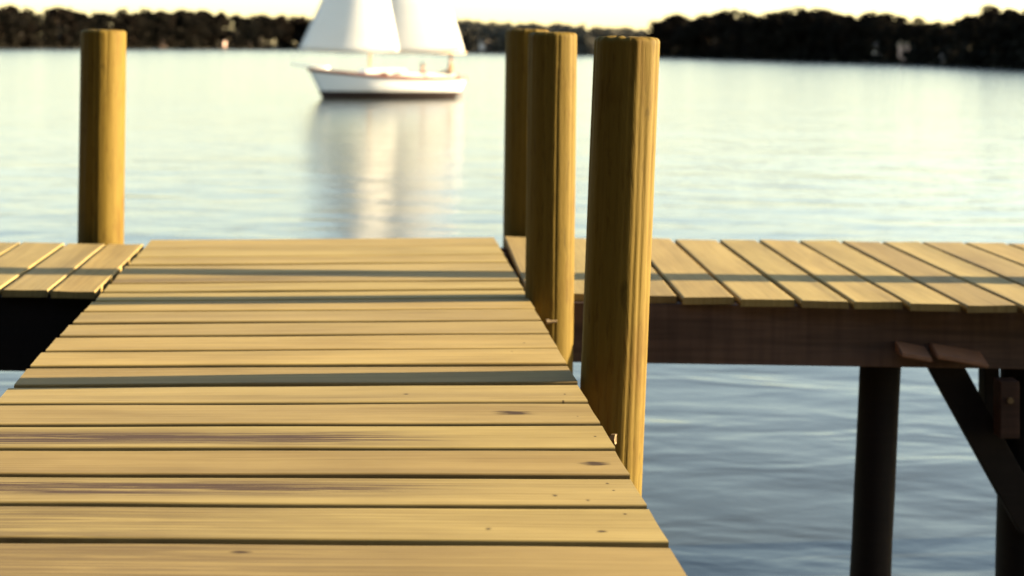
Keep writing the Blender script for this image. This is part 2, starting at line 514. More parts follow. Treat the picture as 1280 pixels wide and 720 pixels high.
# farther along the cross pier, outside the frame: the post whose shadow lies across the planks
SUN_SLOPE, SUN_EL = 0.115, R(14.5)
P5 = Vector((3.6, 5.60))
mooring_post('tall leaning mooring post at the right end of the cross pier', None, 5.6, 0.085, 0, (0, -0.34), 21, top=Vector((2.8, 6.10, DECK + 1.62)))

# ------------------------------------------------------------------ sailboat
M_hull = simple('white_hull_paint', (0.74, 0.74, 0.72), 0.35, 0.04, 1.5)
M_boot = simple('dark_bottom_paint', (0.030, 0.018, 0.016), 0.5, 0.2, 3)
M_teak = simple('varnished_wood', (0.20, 0.055, 0.025), 0.35, 0.2, 8)
M_cabin = simple('cream_cabin_paint', (0.70, 0.67, 0.60), 0.45, 0.05, 2)
M_glass = simple('dark_cabin_glass', (0.02, 0.025, 0.03), 0.08, 0.05, 2)
M_spar = simple('pale_varnished_spar', (0.55, 0.36, 0.17), 0.4, 0.12, 8)
M_wire = simple('steel_wire', (0.4, 0.4, 0.4), 0.4, 0.05, 5, Metallic=0.9)

def sail_mat():
    t = NT('white_sailcloth')
    tc = t.n('ShaderNodeTexCoord')
    nz = t.noise(t.mapped(tc.outputs['Object'], (0.5, 0.5, 2.2)), 1.0, 3)
    c = t.mix(nz, (0.74, 0.73, 0.69), (0.82, 0.81, 0.78))
    d = t.n('ShaderNodeBsdfDiffuse'); tr = t.n('ShaderNodeBsdfTranslucent'); mx = t.n('ShaderNodeMixShader')
    t.l(c, d.inputs['Color']); t.l(c, tr.inputs['Color']); mx.inputs[0].default_value = 0.45
    t.l(d.outputs[0], mx.inputs[1]); t.l(tr.outputs[0], mx.inputs[2]); t.l(mx.outputs[0], t.out.inputs['Surface'])
    return t.m
M_sail = sail_mat()

YAW = R(24)
BZ = 60.0
bow_dir = Vector((-math.cos(YAW), -math.sin(YAW), 0))
port = Vector((-bow_dir.y, bow_dir.x, 0))
mid = at(482, 110, BZ); mid.z = 0
boat = thing('sailboat', 'white sailboat with jib and mainsail up, heading left, dark waterline and varnished rail', 'sailboat', mid)
Mb = Matrix((bow_dir, port, Vector((0, 0, 1)))).transposed()
def W(x, y, z): return mid + Mb @ Vector((x, y, z))
LH = 6.8
HS, BEAM = 24, 1.12
def sheer_x(s): return -LH / 2 + LH * s
def halfb(s): return BEAM * (max(0.0, 1 - abs((s - 0.42) / 0.58) ** 2.3) if s > 0.42 else 1 - 0.32 * ((0.42 - s) / 0.42) ** 2)
def sheer(s): return 0.84 + 0.50 * max(0, s - 0.15) ** 1.6 + 0.04 * (1 - s) ** 2
def section(s, n=12):
    """half section from sheer to keel: y, z, and the pull-back of the stem"""
    b = halfb(s); zs = sheer(s); out = []
    for k in range(n + 1):
        t = k / n
        z = zs + (-0.42 - zs) * t
        fl = (1 - t ** 2.6) ** 0.8
        y = max(0.012, b * (fl * (0.82 + 0.18 * (1 - t)) if t < 1 else 0))
        rake = -(1 - max(0, min(1, (z + 0.42) / (zs + 0.42)))) * (0.85 * max(0, (s - 0.6) / 0.4) ** 1.5) + (1 - max(0, (z + .42) / (zs + .42))) * 0.5 * max(0, (0.12 - s) / 0.12)
        out.append((sheer_x(s) + rake, y, z))
    return out
def hull_bm(zlo, zhi, grow):
    bm = bmesh.new()
    cols = []
    for i in range(HS + 1):
        s = i / HS
        sec = section(s, 16)
        if zlo is not None:
            pts = []
            zz = [zlo + (zhi - zlo) * k / 4 for k in range(5)]
            for z in zz:
                for a, b in zip(sec, sec[1:]):
                    if b[2] <= z <= a[2]:
                        f = (a[2] - z) / (a[2] - b[2]); pts.append((a[0] + (b[0] - a[0]) * f, a[1] + (b[1] - a[1]) * f + grow, z)); break
            sec = pts
        if i == HS and grow: sec = [(x + grow * 2, y, z) for x, y, z in sec]
        cols.append(sec)
    for sgn in (1, -1):
        g = [[bm.verts.new(W(x, sgn * y, z)) for (x, y, z) in c] for c in cols]
        for a, b in zip(g, g[1:]):
            for k in range(len(a) - 1):
                f = bm.faces.new((a[k], a[k + 1], b[k + 1], b[k])); f.smooth = True
        if sgn == 1: G1 = g
        else: G2 = g
    for gi in (0, -1):                                # transom and stem
        a, b = G1[gi], G2[gi]
        for k in range(len(a) - 1):
            bm.faces.new((a[k], a[k + 1], b[k + 1], b[k]))
    recalc(bm)
    return bm
mesh_obj('hull', hull_bm(None, None, 0.0), M_hull, boat)
mesh_obj('waterline_stripe', hull_bm(-0.1, 0.32, 0.006), M_boot, boat)
bm = bmesh.new()
for sgn in (1, -1):
    add_tube(bm, [W(sheer_x(i / 24), sgn * (halfb(i / 24) + 0.012), sheer(i / 24) - 0.01) for i in range(25)], 0.075, 8)
recalc(bm); mesh_obj('rub_rail', bm, M_teak, boat, True)
bm = bmesh.new()                                      # deck with a cockpit well
for i in range(HS):
    s0, s1 = i / HS, (i + 1) / HS
    hole = 0.08 < (s0 + s1) / 2 < 0.36
    for j, (f0, f1) in enumerate(((-1, -.5), (-.5, .5), (.5, 1))):
        if hole and j == 1: continue
        q = [W(sheer_x(s), halfb(s) * f, sheer(s) - 0.03) for s, f in ((s0, f0), (s1, f0), (s1, f1), (s0, f1))]
        bm.faces.new([bm.verts.new(p) for p in q])
recalc(bm); mesh_obj('deck', bm, M_cabin, boat)
rotB = Mb.copy()
bm = bmesh.new()
cx0, cx1 = sheer_x(2 / 24), sheer_x(9 / 24)
add_box(bm, W((cx0 + cx1) / 2, 0, 0.42), (cx1 - cx0, 1.05, 0.04), rotB)
for sg in (1, -1): add_box(bm, W((cx0 + cx1) / 2, sg * 0.535, 0.66), (cx1 - cx0, 0.03, 0.50), rotB)
add_box(bm, W(cx0, 0, 0.66), (0.03, 1.04, 0.5), rotB); add_box(bm, W(cx1, 0, 0.66), (0.03, 1.04, 0.5), rotB)
mesh_obj('cockpit', bm, M_cabin, boat)
bm = bmesh.new()
for sg in (1, -1): add_box(bm, W((cx0 + cx1) / 2, sg * 0.62, 0.97), (cx1 - cx0 + 0.2, 0.03, 0.16), rotB, 0.008)
mesh_obj('coaming', bm, M_cabin, boat)
bm = bmesh.new()                                      # cabin trunk, tapered
v = []
for (x, hy, z) in ((cx1 + 0.08, 0.62, 0.85), (1.15, 0.50, 0.95), (cx1 + 0.10, 0.55, 1.27), (1.0, 0.42, 1.24)):
    for sg in (1, -1): v.append(bm.verts.new(W(x, sg * hy, z)))
for f in ((0, 2, 6, 4), (1, 5, 7, 3), (4, 6, 7, 5), (0, 4, 5, 1), (2, 3, 7, 6)): bm.faces.new([v[k] for k in f])
recalc(bm)
bmesh.ops.bevel(bm, geom=[e for e in bm.edges if len(e.link_faces) == 2], offset=0.03, segments=2, affect='EDGES')
cab = mesh_obj('cabin', bm, M_cabin, boat)
for sg in (1, -1):
    for x in (-0.35, 0.25):
        bm = bmesh.new()
        add_box(bm, W(x, sg * (0.565 - 0.035 * (x + .35)), 1.08), (0.34, 0.03, 0.10), rotB, 0.01)
        o = mesh_obj('window', bm, M_glass, cab)
mast_x = 0.72
bm = bmesh.new()
add_tube(bm, [W(mast_x, 0, 0.9), W(mast_x, 0, 5), W(mast_x, 0, 8.9)], [0.06, 0.05, 0.035], 12)
recalc(bm); mesh_obj('mast', bm, M_spar, boat, True)
BA = R(9)                                             # boom let out to the side away from the viewer
bdir = Vector((-math.cos(BA), math.sin(BA), 0))
BL = 4.1
def boomp(t, dz=0): return Vector((mast_x, 0, 1.98 + dz)) + bdir * (BL * t)
bm = bmesh.new()
add_tube(bm, [W(*boomp(t)) for t in (0.01, 0.5, 1.02)], [0.05, 0.055, 0.045], 10)
recalc(bm); mesh_obj('boom', bm, M_spar, boat, True)
bm = bmesh.new()
tip = Vector((LH / 2 + 0.75, 0, 1.42))
add_tube(bm, [W(LH / 2 - 0.9, 0, 1.27), W(*tip)], [0.045, 0.03], 10)
recalc(bm); mesh_obj('bowsprit', bm, M_hull, boat, True)

def sail(name, P, nu, nv):
    bm = bmesh.new()
    g = [[bm.verts.new(W(*P(i / nu, j / nv))) for j in range(nv + 1)] for i in range(nu + 1)]
    for i in range(nu):
        for j in range(nv):
            f = bm.faces.new((g[i][j], g[i + 1][j], g[i + 1][j + 1], g[i][j + 1])); f.smooth = True
    recalc(bm)
    o = mesh_obj(name, bm, M_sail, boat)
    md = o.modifiers.new('cloth thickness', 'SOLIDIFY'); md.thickness = 0.012
    return o
def main_P(u, v):
    z = 2.05 + 6.6 * v
    chord = BL * 0.97 * (1 - v) ** 0.62 * (1 + 0.10 * v) + 0.06
    c = bdir * chord * u
    belly = 0.34 * math.sin(math.pi * u ** 0.8) * (0.35 + 0.65 * math.sin(math.pi * min(1, v + 0.12))) * (1 - v * 0.6)
    foot = -0.10 * math.sin(math.pi * u) * (1 - v) ** 8
    return (mast_x - 0.07 + c.x, c.y + belly + 0.25 * v * u, z + foot)
sail('mainsail', main_P, 22, 30)
tk = Vector((tip.x - 0.33, 0, 2.02)); hd = Vector((mast_x + 0.12, 0, 8.5)); cl = Vector((-0.25, 0.95, 2.02))
def jib_P(u, v):
    lf = tk.lerp(hd, v); lc = cl.lerp(hd, v)
    p = lf.lerp(lc, u)
    p.y += 0.45 * math.sin(math.pi * u) * (1 - v) ** 0.6 * (0.5 + 0.5 * math.sin(math.pi * min(1, v + 0.2)))
    p.z -= 0.12 * math.sin(math.pi * u) * (1 - v) ** 6
    return tuple(p)
sail('jib', jib_P, 18, 28)
bm = bmesh.new()
for a, b in ((tip, hd + Vector((-0.05, 0, 0.1))), (Vector((-LH / 2 + 0.05, 0.3, 0.92)), Vector((mast_x - .03, 0, 8.85))),
             (Vector((mast_x - .1, 0.98, 1.0)), Vector((mast_x, 0.03, 8.2))), (Vector((mast_x - .1, -0.98, 1.0)), Vector((mast_x, -0.03, 8.2)))):
    add_tube(bm, [W(*a), W(*b)], 0.008, 5)
recalc(bm); mesh_obj('rigging', bm, M_wire, boat)
bm = bmesh.new()
add_box(bm, W(-LH / 2 - 0.03, 0, 0.25), (0.05, 0.06, 1.2), rotB, 0.01)
mesh_obj('rudder', bm, M_teak, boat)
bm = bmesh.new()
add_tube(bm, [W(-LH / 2, 0, 0.98), W(-LH / 2 + 1.2, 0.12, 1.08)], [0.035, 0.022], 8)
recalc(bm); mesh_obj('tiller', bm, M_teak, boat, True)

# ------------------------------------------------------------------ two people sitting in the cockpit
M_skin = simple('skin', (0.42, 0.22, 0.14), 0.6, 0.08, 8)
M_hair = simple('dark_hair', (0.035, 0.022, 0.015), 0.6, 0.2, 30)
M_red = simple('brick_red_cloth', (0.26, 0.07, 0.045), 0.85, 0.12, 14)
M_tan = simple('tan_brown_cloth', (0.30, 0.17, 0.09), 0.85, 0.12, 14)
M_navy = simple('dark_trousers', (0.035, 0.04, 0.06), 0.85, 0.12, 14)

def skin_mesh(verts, edges, radii, root=0, sub=2):
    me = bpy.data.meshes.new('sk'); me.from_pydata(verts, edges, []); 
    o = link(bpy.data.objects.new('sk', me))
    o.modifiers.new('s', 'SKIN')
    for k, r in enumerate(radii):
        d = me.skin_vertices[0].data[k]
        d.radius = (r, r) if isinstance(r, (int, float)) else r
        d.use_root = (k == root)
    m = o.modifiers.new('u', 'SUBSURF'); m.levels = sub; m.render_levels = sub
    dg = bpy.context.evaluated_depsgraph_get()
    dg.update()
    ev = bpy.data.meshes.new_from_object(o.evaluated_get(dg))
    bpy.data.objects.remove(o); bpy.data.meshes.remove(me)
    return ev

def person(label, x, y, zseat, face, shirt, hand):
    """seated figure; local +x is where the person faces"""
    root = thing('person', label, 'person', W(x, y, zseat - 0.45))
    root.rotation_euler = (0, 0, face)
    bpy.context.view_layer.update()
    V = [(0, 0, .50), (.01, 0, .66), (.02, 0, .82), (.01, 0, .93), (.02, 0, 1.02),        # pelvis..neck
         (.03, 0, 1.10), (.045, 0, 1.19), (.03, 0, 1.26),                                     # head
         (.0, .17, .90), (.04, .24, .68), (.24, .20, .60), (.32, .19, .60),                   # left arm
         (.0, -.17, .90), (.02, -.25, .69), (hand[0] * .6, hand[1] * .8 - .05, .64), hand,    # right arm
         (.05, .10, .50), (.44, .13, .50), (.47, .13, .10), (.60, .14, .05),                  # left leg
         (.05, -.10, .50), (.43, -.14, .50), (.46, -.14, .10), (.59, -.15, .05)]
    E = [(0, 1), (1, 2), (2, 3), (3, 4), (4, 5), (5, 6), (6, 7), (3, 8), (8, 9), (9, 10), (10, 11), (3, 12), (12, 13), (13, 14), (14, 15),
         (0, 16), (16, 17), (17, 18), (18, 19), (0, 20), (20, 21), (21, 22), (22, 23)]
    Rr = [(.12, .15), (.11, .135), (.12, .15), (.085, .10), .052, (.075, .07), (.10, .082), (.075, .065),
          .062, .044, .036, .034, .062, .044, .036, .034, .085, .065, .048, .04, .085, .065, .048, .04]
    body = skin_mesh(V, E, Rr)
    for m in (M_skin, shirt, M_navy): body.materials.append(m)
    for p in body.polygons:
        p.use_smooth = True
        c = p.center
        leg = c.z < .56
        p.material_index = 2 if (leg and c.z > .12 and not (c.x > .2 and c.z > .56)) else (1 if (c.z < .99 and (abs(c.y) < .30 and c.x < .15)) else 0)
    o = link(bpy.data.objects.new('body', body)); o.parent = root
    bm = bmesh.new()
    g = bmesh.ops.create_icosphere(bm, subdivisions=3, radius=1.0)
    bmesh.ops.transform(bm, matrix=Matrix.Translation((.022, 0, 1.22)) @ Matrix.Diagonal((.118, .094, .105, 1)), verts=g['verts'])
    bmesh.ops.delete(bm, geom=[v for v in bm.verts if v.co.x > .075 and v.co.z < 1.25 or v.co.z < 1.14], context='VERTS')
    h = mesh_obj('hair', bm, M_hair, None, True); h.parent = root
    bm = bmesh.new()
    add_tube(bm, [(.135, 0, 1.205), (.162, 0, 1.168), (.135, 0, 1.16)], [.008, .014, .01], 8)
    f = mesh_obj('nose', bm, M_skin, None, True); f.parent = root
    for sg in (1, -1):
        for nm, cc, sz, mt in (('ear', (.035, sg * .088, 1.18), (.018, .010, .03), M_skin), ('eye', (.137, sg * .034, 1.205), (.01, .01, .01), M_hair)):
            bm = bmesh.new()
            g = bmesh.ops.create_icosphere(bm, subdivisions=2, radius=1.0)
            bmesh.ops.transform(bm, matrix=Matrix.Translation(cc) @ Matrix.Diagonal((*sz, 1)), verts=g['verts'])
            f = mesh_obj(nm, bm, mt, None, True); f.parent = root
    # hands: palm, four fingers and a thumb
    for wr, sg in (((.32, .19, .60), 1), (hand, -1)):
        x0, y0, z0 = wr
        pv = [(x0, y0, z0), (x0 + .05, y0, z0 - .005), (x0 + .09, y0, z0 - .01)]
        pe = [(0, 1), (1, 2)]; prd = [.030, (.034, .020), (.038, .018)]
        for k, (dy, ln) in enumerate(((-.028, .075), (-.009, .085), (.010, .080), (.028, .062))):
            a = len(pv)
            pv += [(x0 + .095, y0 + dy, z0 - .012), (x0 + .095 + ln * .55, y0 + dy * 1.1, z0 - .022), (x0 + .095 + ln * .8, y0 + dy * 1.1, z0 - .05)]
            pe += [(2, a), (a, a + 1), (a + 1, a + 2)]; prd += [.0095, .009, .0075]
        a = len(pv)
        pv += [(x0 + .045, y0 - sg * .045, z0 - .012), (x0 + .085, y0 - sg * .058, z0 - .03)]
        pe += [(1, a), (a, a + 1)]; prd += [.012, .009]
        hm = skin_mesh(pv, pe, prd, 0, 1); hm.materials.append(M_skin)
        for p in hm.polygons: p.use_smooth = True
        ho = link(bpy.data.objects.new('hand', hm)); ho.parent = root
    return root
hd_ang = math.atan2(bow_dir.y, bow_dir.x)
person('person in a brown top steering at the stern of the sailboat', -LH / 2 + 0.62, 0.55, 1.02, hd_ang - 0.5, M_tan, (.30, -.24, .62))
person('person in a brick red top sitting low in the middle of the sailboat cockpit', -LH / 2 + 1.85, 0.40, 0.66, hd_ang + 0.3, M_red, (.33, -.18, .60))

# ------------------------------------------------------------------ water and shores
def water_mat():
    t = NT('lake_water')
    tc = t.n('ShaderNodeTexCoord').outputs['Object']
    a = t.noise(t.mapped(tc, (0.55, 1.25, 1), rot=(0, 0, R(10))), 1.0, 3, 0.5, 0.4)
    b = t.noise(t.mapped(tc, (2.2, 4.2, 1), rot=(0, 0, R(-8))), 1.0, 3, 0.5, 0.3)
    c = t.noise(t.mapped(tc, (0.07, 0.16, 1), rot=(0, 0, R(5))), 1.0, 3, 0.5)
    pat = t.noise(t.mapped(tc, (0.006, 0.03, 1)), 1.0, 3, 0.55)
    amp = t.ramp(pat, [(0.35, (0.55,) * 3), (0.65, (1,) * 3)])
    h = t.math('ADD', t.math('MULTIPLY', a, 0.040), t.math('MULTIPLY', t.math('MULTIPLY', b, 0.010), amp))
    h = t.math('ADD', h, t.math('MULTIPLY', c, 0.05))
    bs = t.bsdf((0.020, 0.023, 0.020), 0.15, IOR=1.33)
    bp = t.n('ShaderNodeBump'); bp.inputs['Strength'].default_value = 1.0; bp.inputs['Distance'].default_value = 1.0
    t.l(h, bp.inputs['Height']); t.l(bp.outputs['Normal'], bs.inputs['Normal'])
    return t.m
bm = bmesh.new()
add = [bm.verts.new(p) for p in ((-9000, -300, 0), (9000, -300, 0), (9000, 16000, 0), (-9000, 16000, 0))]
bm.faces.new(add)
tag(mesh_obj('water', bm, water_mat()), kind='structure')

def ground_mat():
    t = NT('shore_earth')
    tc = t.n('ShaderNodeTexCoord').outputs['Object']
    n = t.noise(tc, 0.15, 5)
    t.bsdf(t.ramp(n, [(0.35, (0.030, 0.030, 0.014)), (0.65, (0.075, 0.060, 0.034))]), 0.95)
    return t.m
M_ground = ground_mat()

def interp(tab, x):
    if x <= tab[0][0]: return tab[0][1]
    for (a, b), (c, d) in zip(tab, tab[1:]):
        if x <= c: return b + (d - b) * (x - a) / (c - a)
    return tab[-1][1]

SH_LEFT = [(-420, 60.0), (-100, 60.0), (0, 60.4), (150, 60.8), (365, 61.8), (480, 63.4), (583, 65.6)]
SH_MID = [(500, 65.0), (583, 65.6), (733, 69.0), (830, 70.0), (960, 71.6)]
SH_RIGHT = [(806, 71.2), (829, 71.3), (1000, 76.2), (1100, 78.8), (1190, 82.6), (1280, 86.0), (1450, 95.0), (1600, 104)]
def shore_pt(tab, px, dz=0.0): return on_plane(px, interp(tab, px), dz)
def land(name, tab, x0, x1, depth, rise):
    bm = bmesh.new()
    n = 60; rows = 10
    g = []
    for i in range(n + 1):
        px = x0 + (x1 - x0) * i / n
        p = shore_pt(tab, px); dirv = Vector((p.x, p.y, 0)).normalized()
        col = []
        for j in range(rows + 1):
            t = j / rows
            q = p + dirv * (depth * t ** 1.5 - 1)
            q.z = -0.4 + 0.9 * min(1, t * 6) + rise * t ** 1.3 + 0.5 * t * mnoise.noise(Vector((q.x * .02, q.y * .02, 0)))
            col.append(bm.verts.new(q))
        g.append(col)
    for i in range(n):
        for j in range(rows):
            f = bm.faces.new((g[i][j], g[i + 1][j], g[i + 1][j + 1], g[i][j + 1])); f.smooth = True
    # ends and back reach down into the water
    recalc(bm)
    tag(mesh_obj(name, bm, M_ground), kind='structure')
land('far_shore', SH_LEFT, -420, 640, 260, 3)
land('distant_shore', SH_MID, 520, 960, 260, 3)
land('near_shore', SH_RIGHT, 808, 1600, 150, 2)

# ------------------------------------------------------------------ trees
def leaf_mat(name, col):
    t = NT(name)
    isl = t.n('ShaderNodeNewGeometry').outputs['Random Per Island']
    tc = t.n('ShaderNodeTexCoord').outputs['Object']
    n = t.noise(tc, 0.35, 3)
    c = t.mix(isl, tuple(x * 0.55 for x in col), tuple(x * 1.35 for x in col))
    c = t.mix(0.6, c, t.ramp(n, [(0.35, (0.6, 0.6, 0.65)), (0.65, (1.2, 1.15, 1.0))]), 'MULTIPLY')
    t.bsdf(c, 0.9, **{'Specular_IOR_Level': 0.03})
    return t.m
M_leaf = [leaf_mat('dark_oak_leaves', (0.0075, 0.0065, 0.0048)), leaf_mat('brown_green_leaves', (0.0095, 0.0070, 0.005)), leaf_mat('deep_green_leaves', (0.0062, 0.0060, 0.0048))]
M_bark = simple('bark', (0.040, 0.030, 0.022), 0.9, 0.25, 3)

def crown_mesh(seed, shape, mat):
    """unit tree 1 m tall scaled later: built at 14 m"""
    rd = random.Random(seed)
    Hh, Wd, base = shape
    tb = bmesh.new()
    lean = (rd.uniform(-.5, .5), rd.uniform(-.5, .5))
    add_tube(tb, [(0, 0, -0.5), (lean[0] * .2, lean[1] * .2, Hh * .25), (lean[0] * .6, lean[1] * .6, Hh * .55), (lean[0], lean[1], Hh * .85)], [.32, .25, .17, .05], 8)
    clumps = []
    for k in range(rd.randint(20, 28)):
        th = rd.uniform(0, 6.283); zz = rd.random()
        prof = math.sin(math.pi * min(1, 0.12 + 0.88 * zz ** 0.85)) ** 0.6
        rr = Wd * prof * (0.35 + 0.65 * rd.random() ** 0.5)
        c = Vector((math.cos(th) * rr + lean[0] * zz, math.sin(th) * rr + lean[1] * zz, base + (Hh - base - 1.0) * zz + rd.uniform(-.4, .6)))
        clumps.append((c, rd.uniform(0.9, 1.9) * Wd / 4.2))
        if k % 3 == 0:
            z0 = base * .6 + (c.z - base) * .5
            add_tube(tb, [(lean[0] * .4, lean[1] * .4, max(1.5, z0)), (c.x * .55, c.y * .55, (z0 + c.z) / 2 + .3), tuple(c)], [.12, .08, .03], 5)
    recalc(tb)
    trunk = bpy.data.meshes.new('trunk'); tb.to_mesh(trunk); tb.free(); trunk.materials.append(M_bark)
    cb = bmesh.new()
    for c, r in clumps:
        for _ in range(int(62 * (r / 1.2) ** 1.5)):
            d = Vector((rd.gauss(0, 1), rd.gauss(0, 1), rd.gauss(0, .85))).normalized() * r * (0.45 + 0.65 * rd.random() ** .6)
            p = c + d
            s = rd.uniform(.22, .5)
            e = Euler((rd.uniform(0, 6.28), rd.uniform(0, 6.28), rd.uniform(0, 6.28))).to_matrix()
            q = [p + e @ Vector(w) * s for w in ((-1, -.6, 0), (.2, -.9, .25), (1.1, .1, 0), (.1, .9, -.2), (-.9, .5, .1))]
            cb.faces.new([cb.verts.new(v) for v in q])
    crown = bpy.data.meshes.new('crown'); cb.to_mesh(crown); cb.free(); crown.materials.append(mat)
    return trunk, crown
SHAPES = [(14, 4.6, 2.2), (14, 5.4, 1.8), (14, 3.9, 2.6), (14, 5.0, 1.2), (14, 4.3, 1.6), (14, 3.3, 2.0), (14, 5.8, 2.2)]
M_pale = leaf_mat('distance_paled_leaves', (0.085, 0.080, 0.068))  # pale distance light of the middle shore painted into the leaf colour
PROTO = [crown_mesh(40 + k, sh, M_leaf[k % 3]) for k, sh in enumerate(SHAPES)]
rt = random.Random(5)
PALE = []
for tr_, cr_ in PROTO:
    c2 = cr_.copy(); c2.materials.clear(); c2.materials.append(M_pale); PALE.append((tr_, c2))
def tree(p, h, label, group, wide=1.0, k=None, protos=PROTO):
    k = rt.randrange(len(PROTO)) if k is None else k
    root = thing('tree', label, 'tree', p, group)
    s = h / 14.6
    root.scale = (s * wide, s * wide, s); root.rotation_euler = (0, 0, rt.uniform(0, 6.28))
    for nm, me in zip(('trunk', 'crown'), protos[k]):
        o = link(bpy.data.objects.new(nm, me)); o.parent = root
    return root
TOP_L = [(-300, 8), (-60, 5), (0, 4), (20, 5), (40, 8), (72, 5), (90, 10), (106, 14), (130, 12), (160, 10), (180, 8), (194, 13), (219, 11), (250, 10), (269, 11), (300, 16), (337, 14), (350, 17), (387, 20), (440, 21), (560, 24), (640, 28)]
TOP_M = [(520, 22), (560, 22), (600, 24), (620, 27), (640, 26), (680, 27), (710, 29), (740, 30), (800, 34), (960, 38)]
TOP_R = [(806, 40), (814, 26), (830, 17), (850, 15), (870, 19), (885, 14), (905, 10), (925, 10), (940, 14), (960, 15), (985, 8), (1010, 7), (1040, 13), (1060, 20), (1075, 12), (1095, 12), (1115, 17), (1140, 18), (1160, 25), (1180, 25), (1195, 20), (1210, 14), (1230, 5), (1250, 5), (1265, 6), (1280, 10), (1340, 6), (1500, 2)]
def wood(sh, top, x0, x1, step, label, group, back, s0, protos=PROTO):
    global rt
    rt = random.Random(s0)
    x = x0
    while x < x1:
        for row in range(2):
            px = x + rt.uniform(-.4, .4) * step + row * step * .5
            p0 = shore_pt(sh, px); dv = Vector((p0.x, p0.y, 0)).normalized()
            p = p0 + dv * (4 + row * back + rt.uniform(0, 4)); p.z = 0.6 + row * 0.5
            dist = p.y
            topz = HE - dist * ray(px, interp(top, px))[1]
            h = (topz - p.z) * (rt.uniform(.84, 1.0) if row == 0 else rt.uniform(.96, 1.03))
            tree(p, max(3, h), label, group, rt.uniform(1.0, 1.35) + 0.25 * row, None, protos)
        x += step
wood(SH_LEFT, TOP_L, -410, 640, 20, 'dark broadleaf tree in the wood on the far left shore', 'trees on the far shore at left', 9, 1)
wood(SH_MID, TOP_M, 540, 850, 13, 'tree paled for distance light in the low distant wood between sailboat and right shore', 'trees on the distant shore', 12, 2, PALE)
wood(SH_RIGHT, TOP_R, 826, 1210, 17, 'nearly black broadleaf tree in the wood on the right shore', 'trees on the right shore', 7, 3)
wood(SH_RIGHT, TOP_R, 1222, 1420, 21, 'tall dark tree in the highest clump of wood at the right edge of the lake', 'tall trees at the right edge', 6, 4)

def thicket(name, sh, x0, x1, hmin, hmax, n, seed, mat):
    """bank of bushes nobody could count, under and behind the trees"""
    rd = random.Random(seed); bm = bmesh.new()
    for _ in range(n):
        px = rd.uniform(x0, x1); p = shore_pt(sh, px); dv = Vector((p.x, p.y, 0)).normalized()
        c = p + dv * rd.choice((rd.uniform(1.5, 5), rd.uniform(12, 22))); hh = rd.uniform(hmin, hmax); c.z = 0.4
        for _ in range(26):
            q0 = c + Vector((rd.gauss(0, hh * .45), rd.gauss(0, hh * .3), abs(rd.gauss(0, hh * .45))))
            e = Euler((rd.uniform(0, 6.28), rd.uniform(0, 6.28), rd.uniform(0, 6.28))).to_matrix(); s = rd.uniform(.3, .65) * (hh / 3) ** .5
            bm.faces.new([bm.verts.new(q0 + e @ Vector(w) * s) for w in ((-1, -.6, 0), (.2, -.9, .2), (1, .1, 0), (0, .9, -.2))])
    o = mesh_obj(name, bm, mat)
    tag(o, None, None, None, 'stuff')
    return o
tag(thicket('undergrowth', SH_LEFT, -415, 640, 2.5, 6.0, 900, 1, M_leaf[0]), 'dark bushes along the far shore left of the sailboat', 'undergrowth')
tag(thicket('undergrowth', SH_MID, 530, 860, 2.5, 5.0, 260, 2, M_pale), 'bushes paled for distance light along the distant middle shore', 'undergrowth')
tag(thicket('undergrowth', SH_RIGHT, 822, 1440, 2.0, 5.0, 800, 3, M_leaf[2]), 'black bushes along the right shore', 'undergrowth')

# unseen wooded bank added behind the viewer to block low sky light
bm = bmesh.new()
g = []
for i in range(41):
    az = R(118 + (290 - 118) * i / 40)
    col = []
    for rr, z in ((11.5, -0.5), (13, 0.35), (16, 1.1), (24, 2.0), (60, 4.5), (140, 5.0)):
        rr += 0.8 * mnoise.noise(Vector((i * .4, rr * .1, 0)))
        col.append(bm.verts.new((math.sin(az) * rr - 0.6, math.cos(az) * rr, z)))
    g.append(col)
for a_, b_ in zip(g, g[1:]):
    for k in range(5):
        f = bm.faces.new((a_[k], b_[k], b_[k + 1], a_[k + 1])); f.smooth = True
recalc(bm); tag(mesh_obj('sky_block_bank', bm, M_ground), kind='structure')
rt = random.Random(8)
for i in range(44):
    az = R(122 + (284 - 122) * (i % 22 + 0.5 * (i // 22)) / 22 + rt.uniform(-1.5, 1.5))
    rr = (17.5 if i < 22 else 25) + rt.uniform(-1.5, 1.5)
    if i < 22 and abs(math.degrees(az) - 182) < 9: continue
    tree(Vector((math.sin(az) * rr - .6, math.cos(az) * rr, 1.1 if i < 22 else 1.9)), rt.uniform(14, 18), 'broadleaf tree on the unseen bank added to block sky light', 'trees added behind the viewer to block sky light', rt.uniform(.9, 1.2))

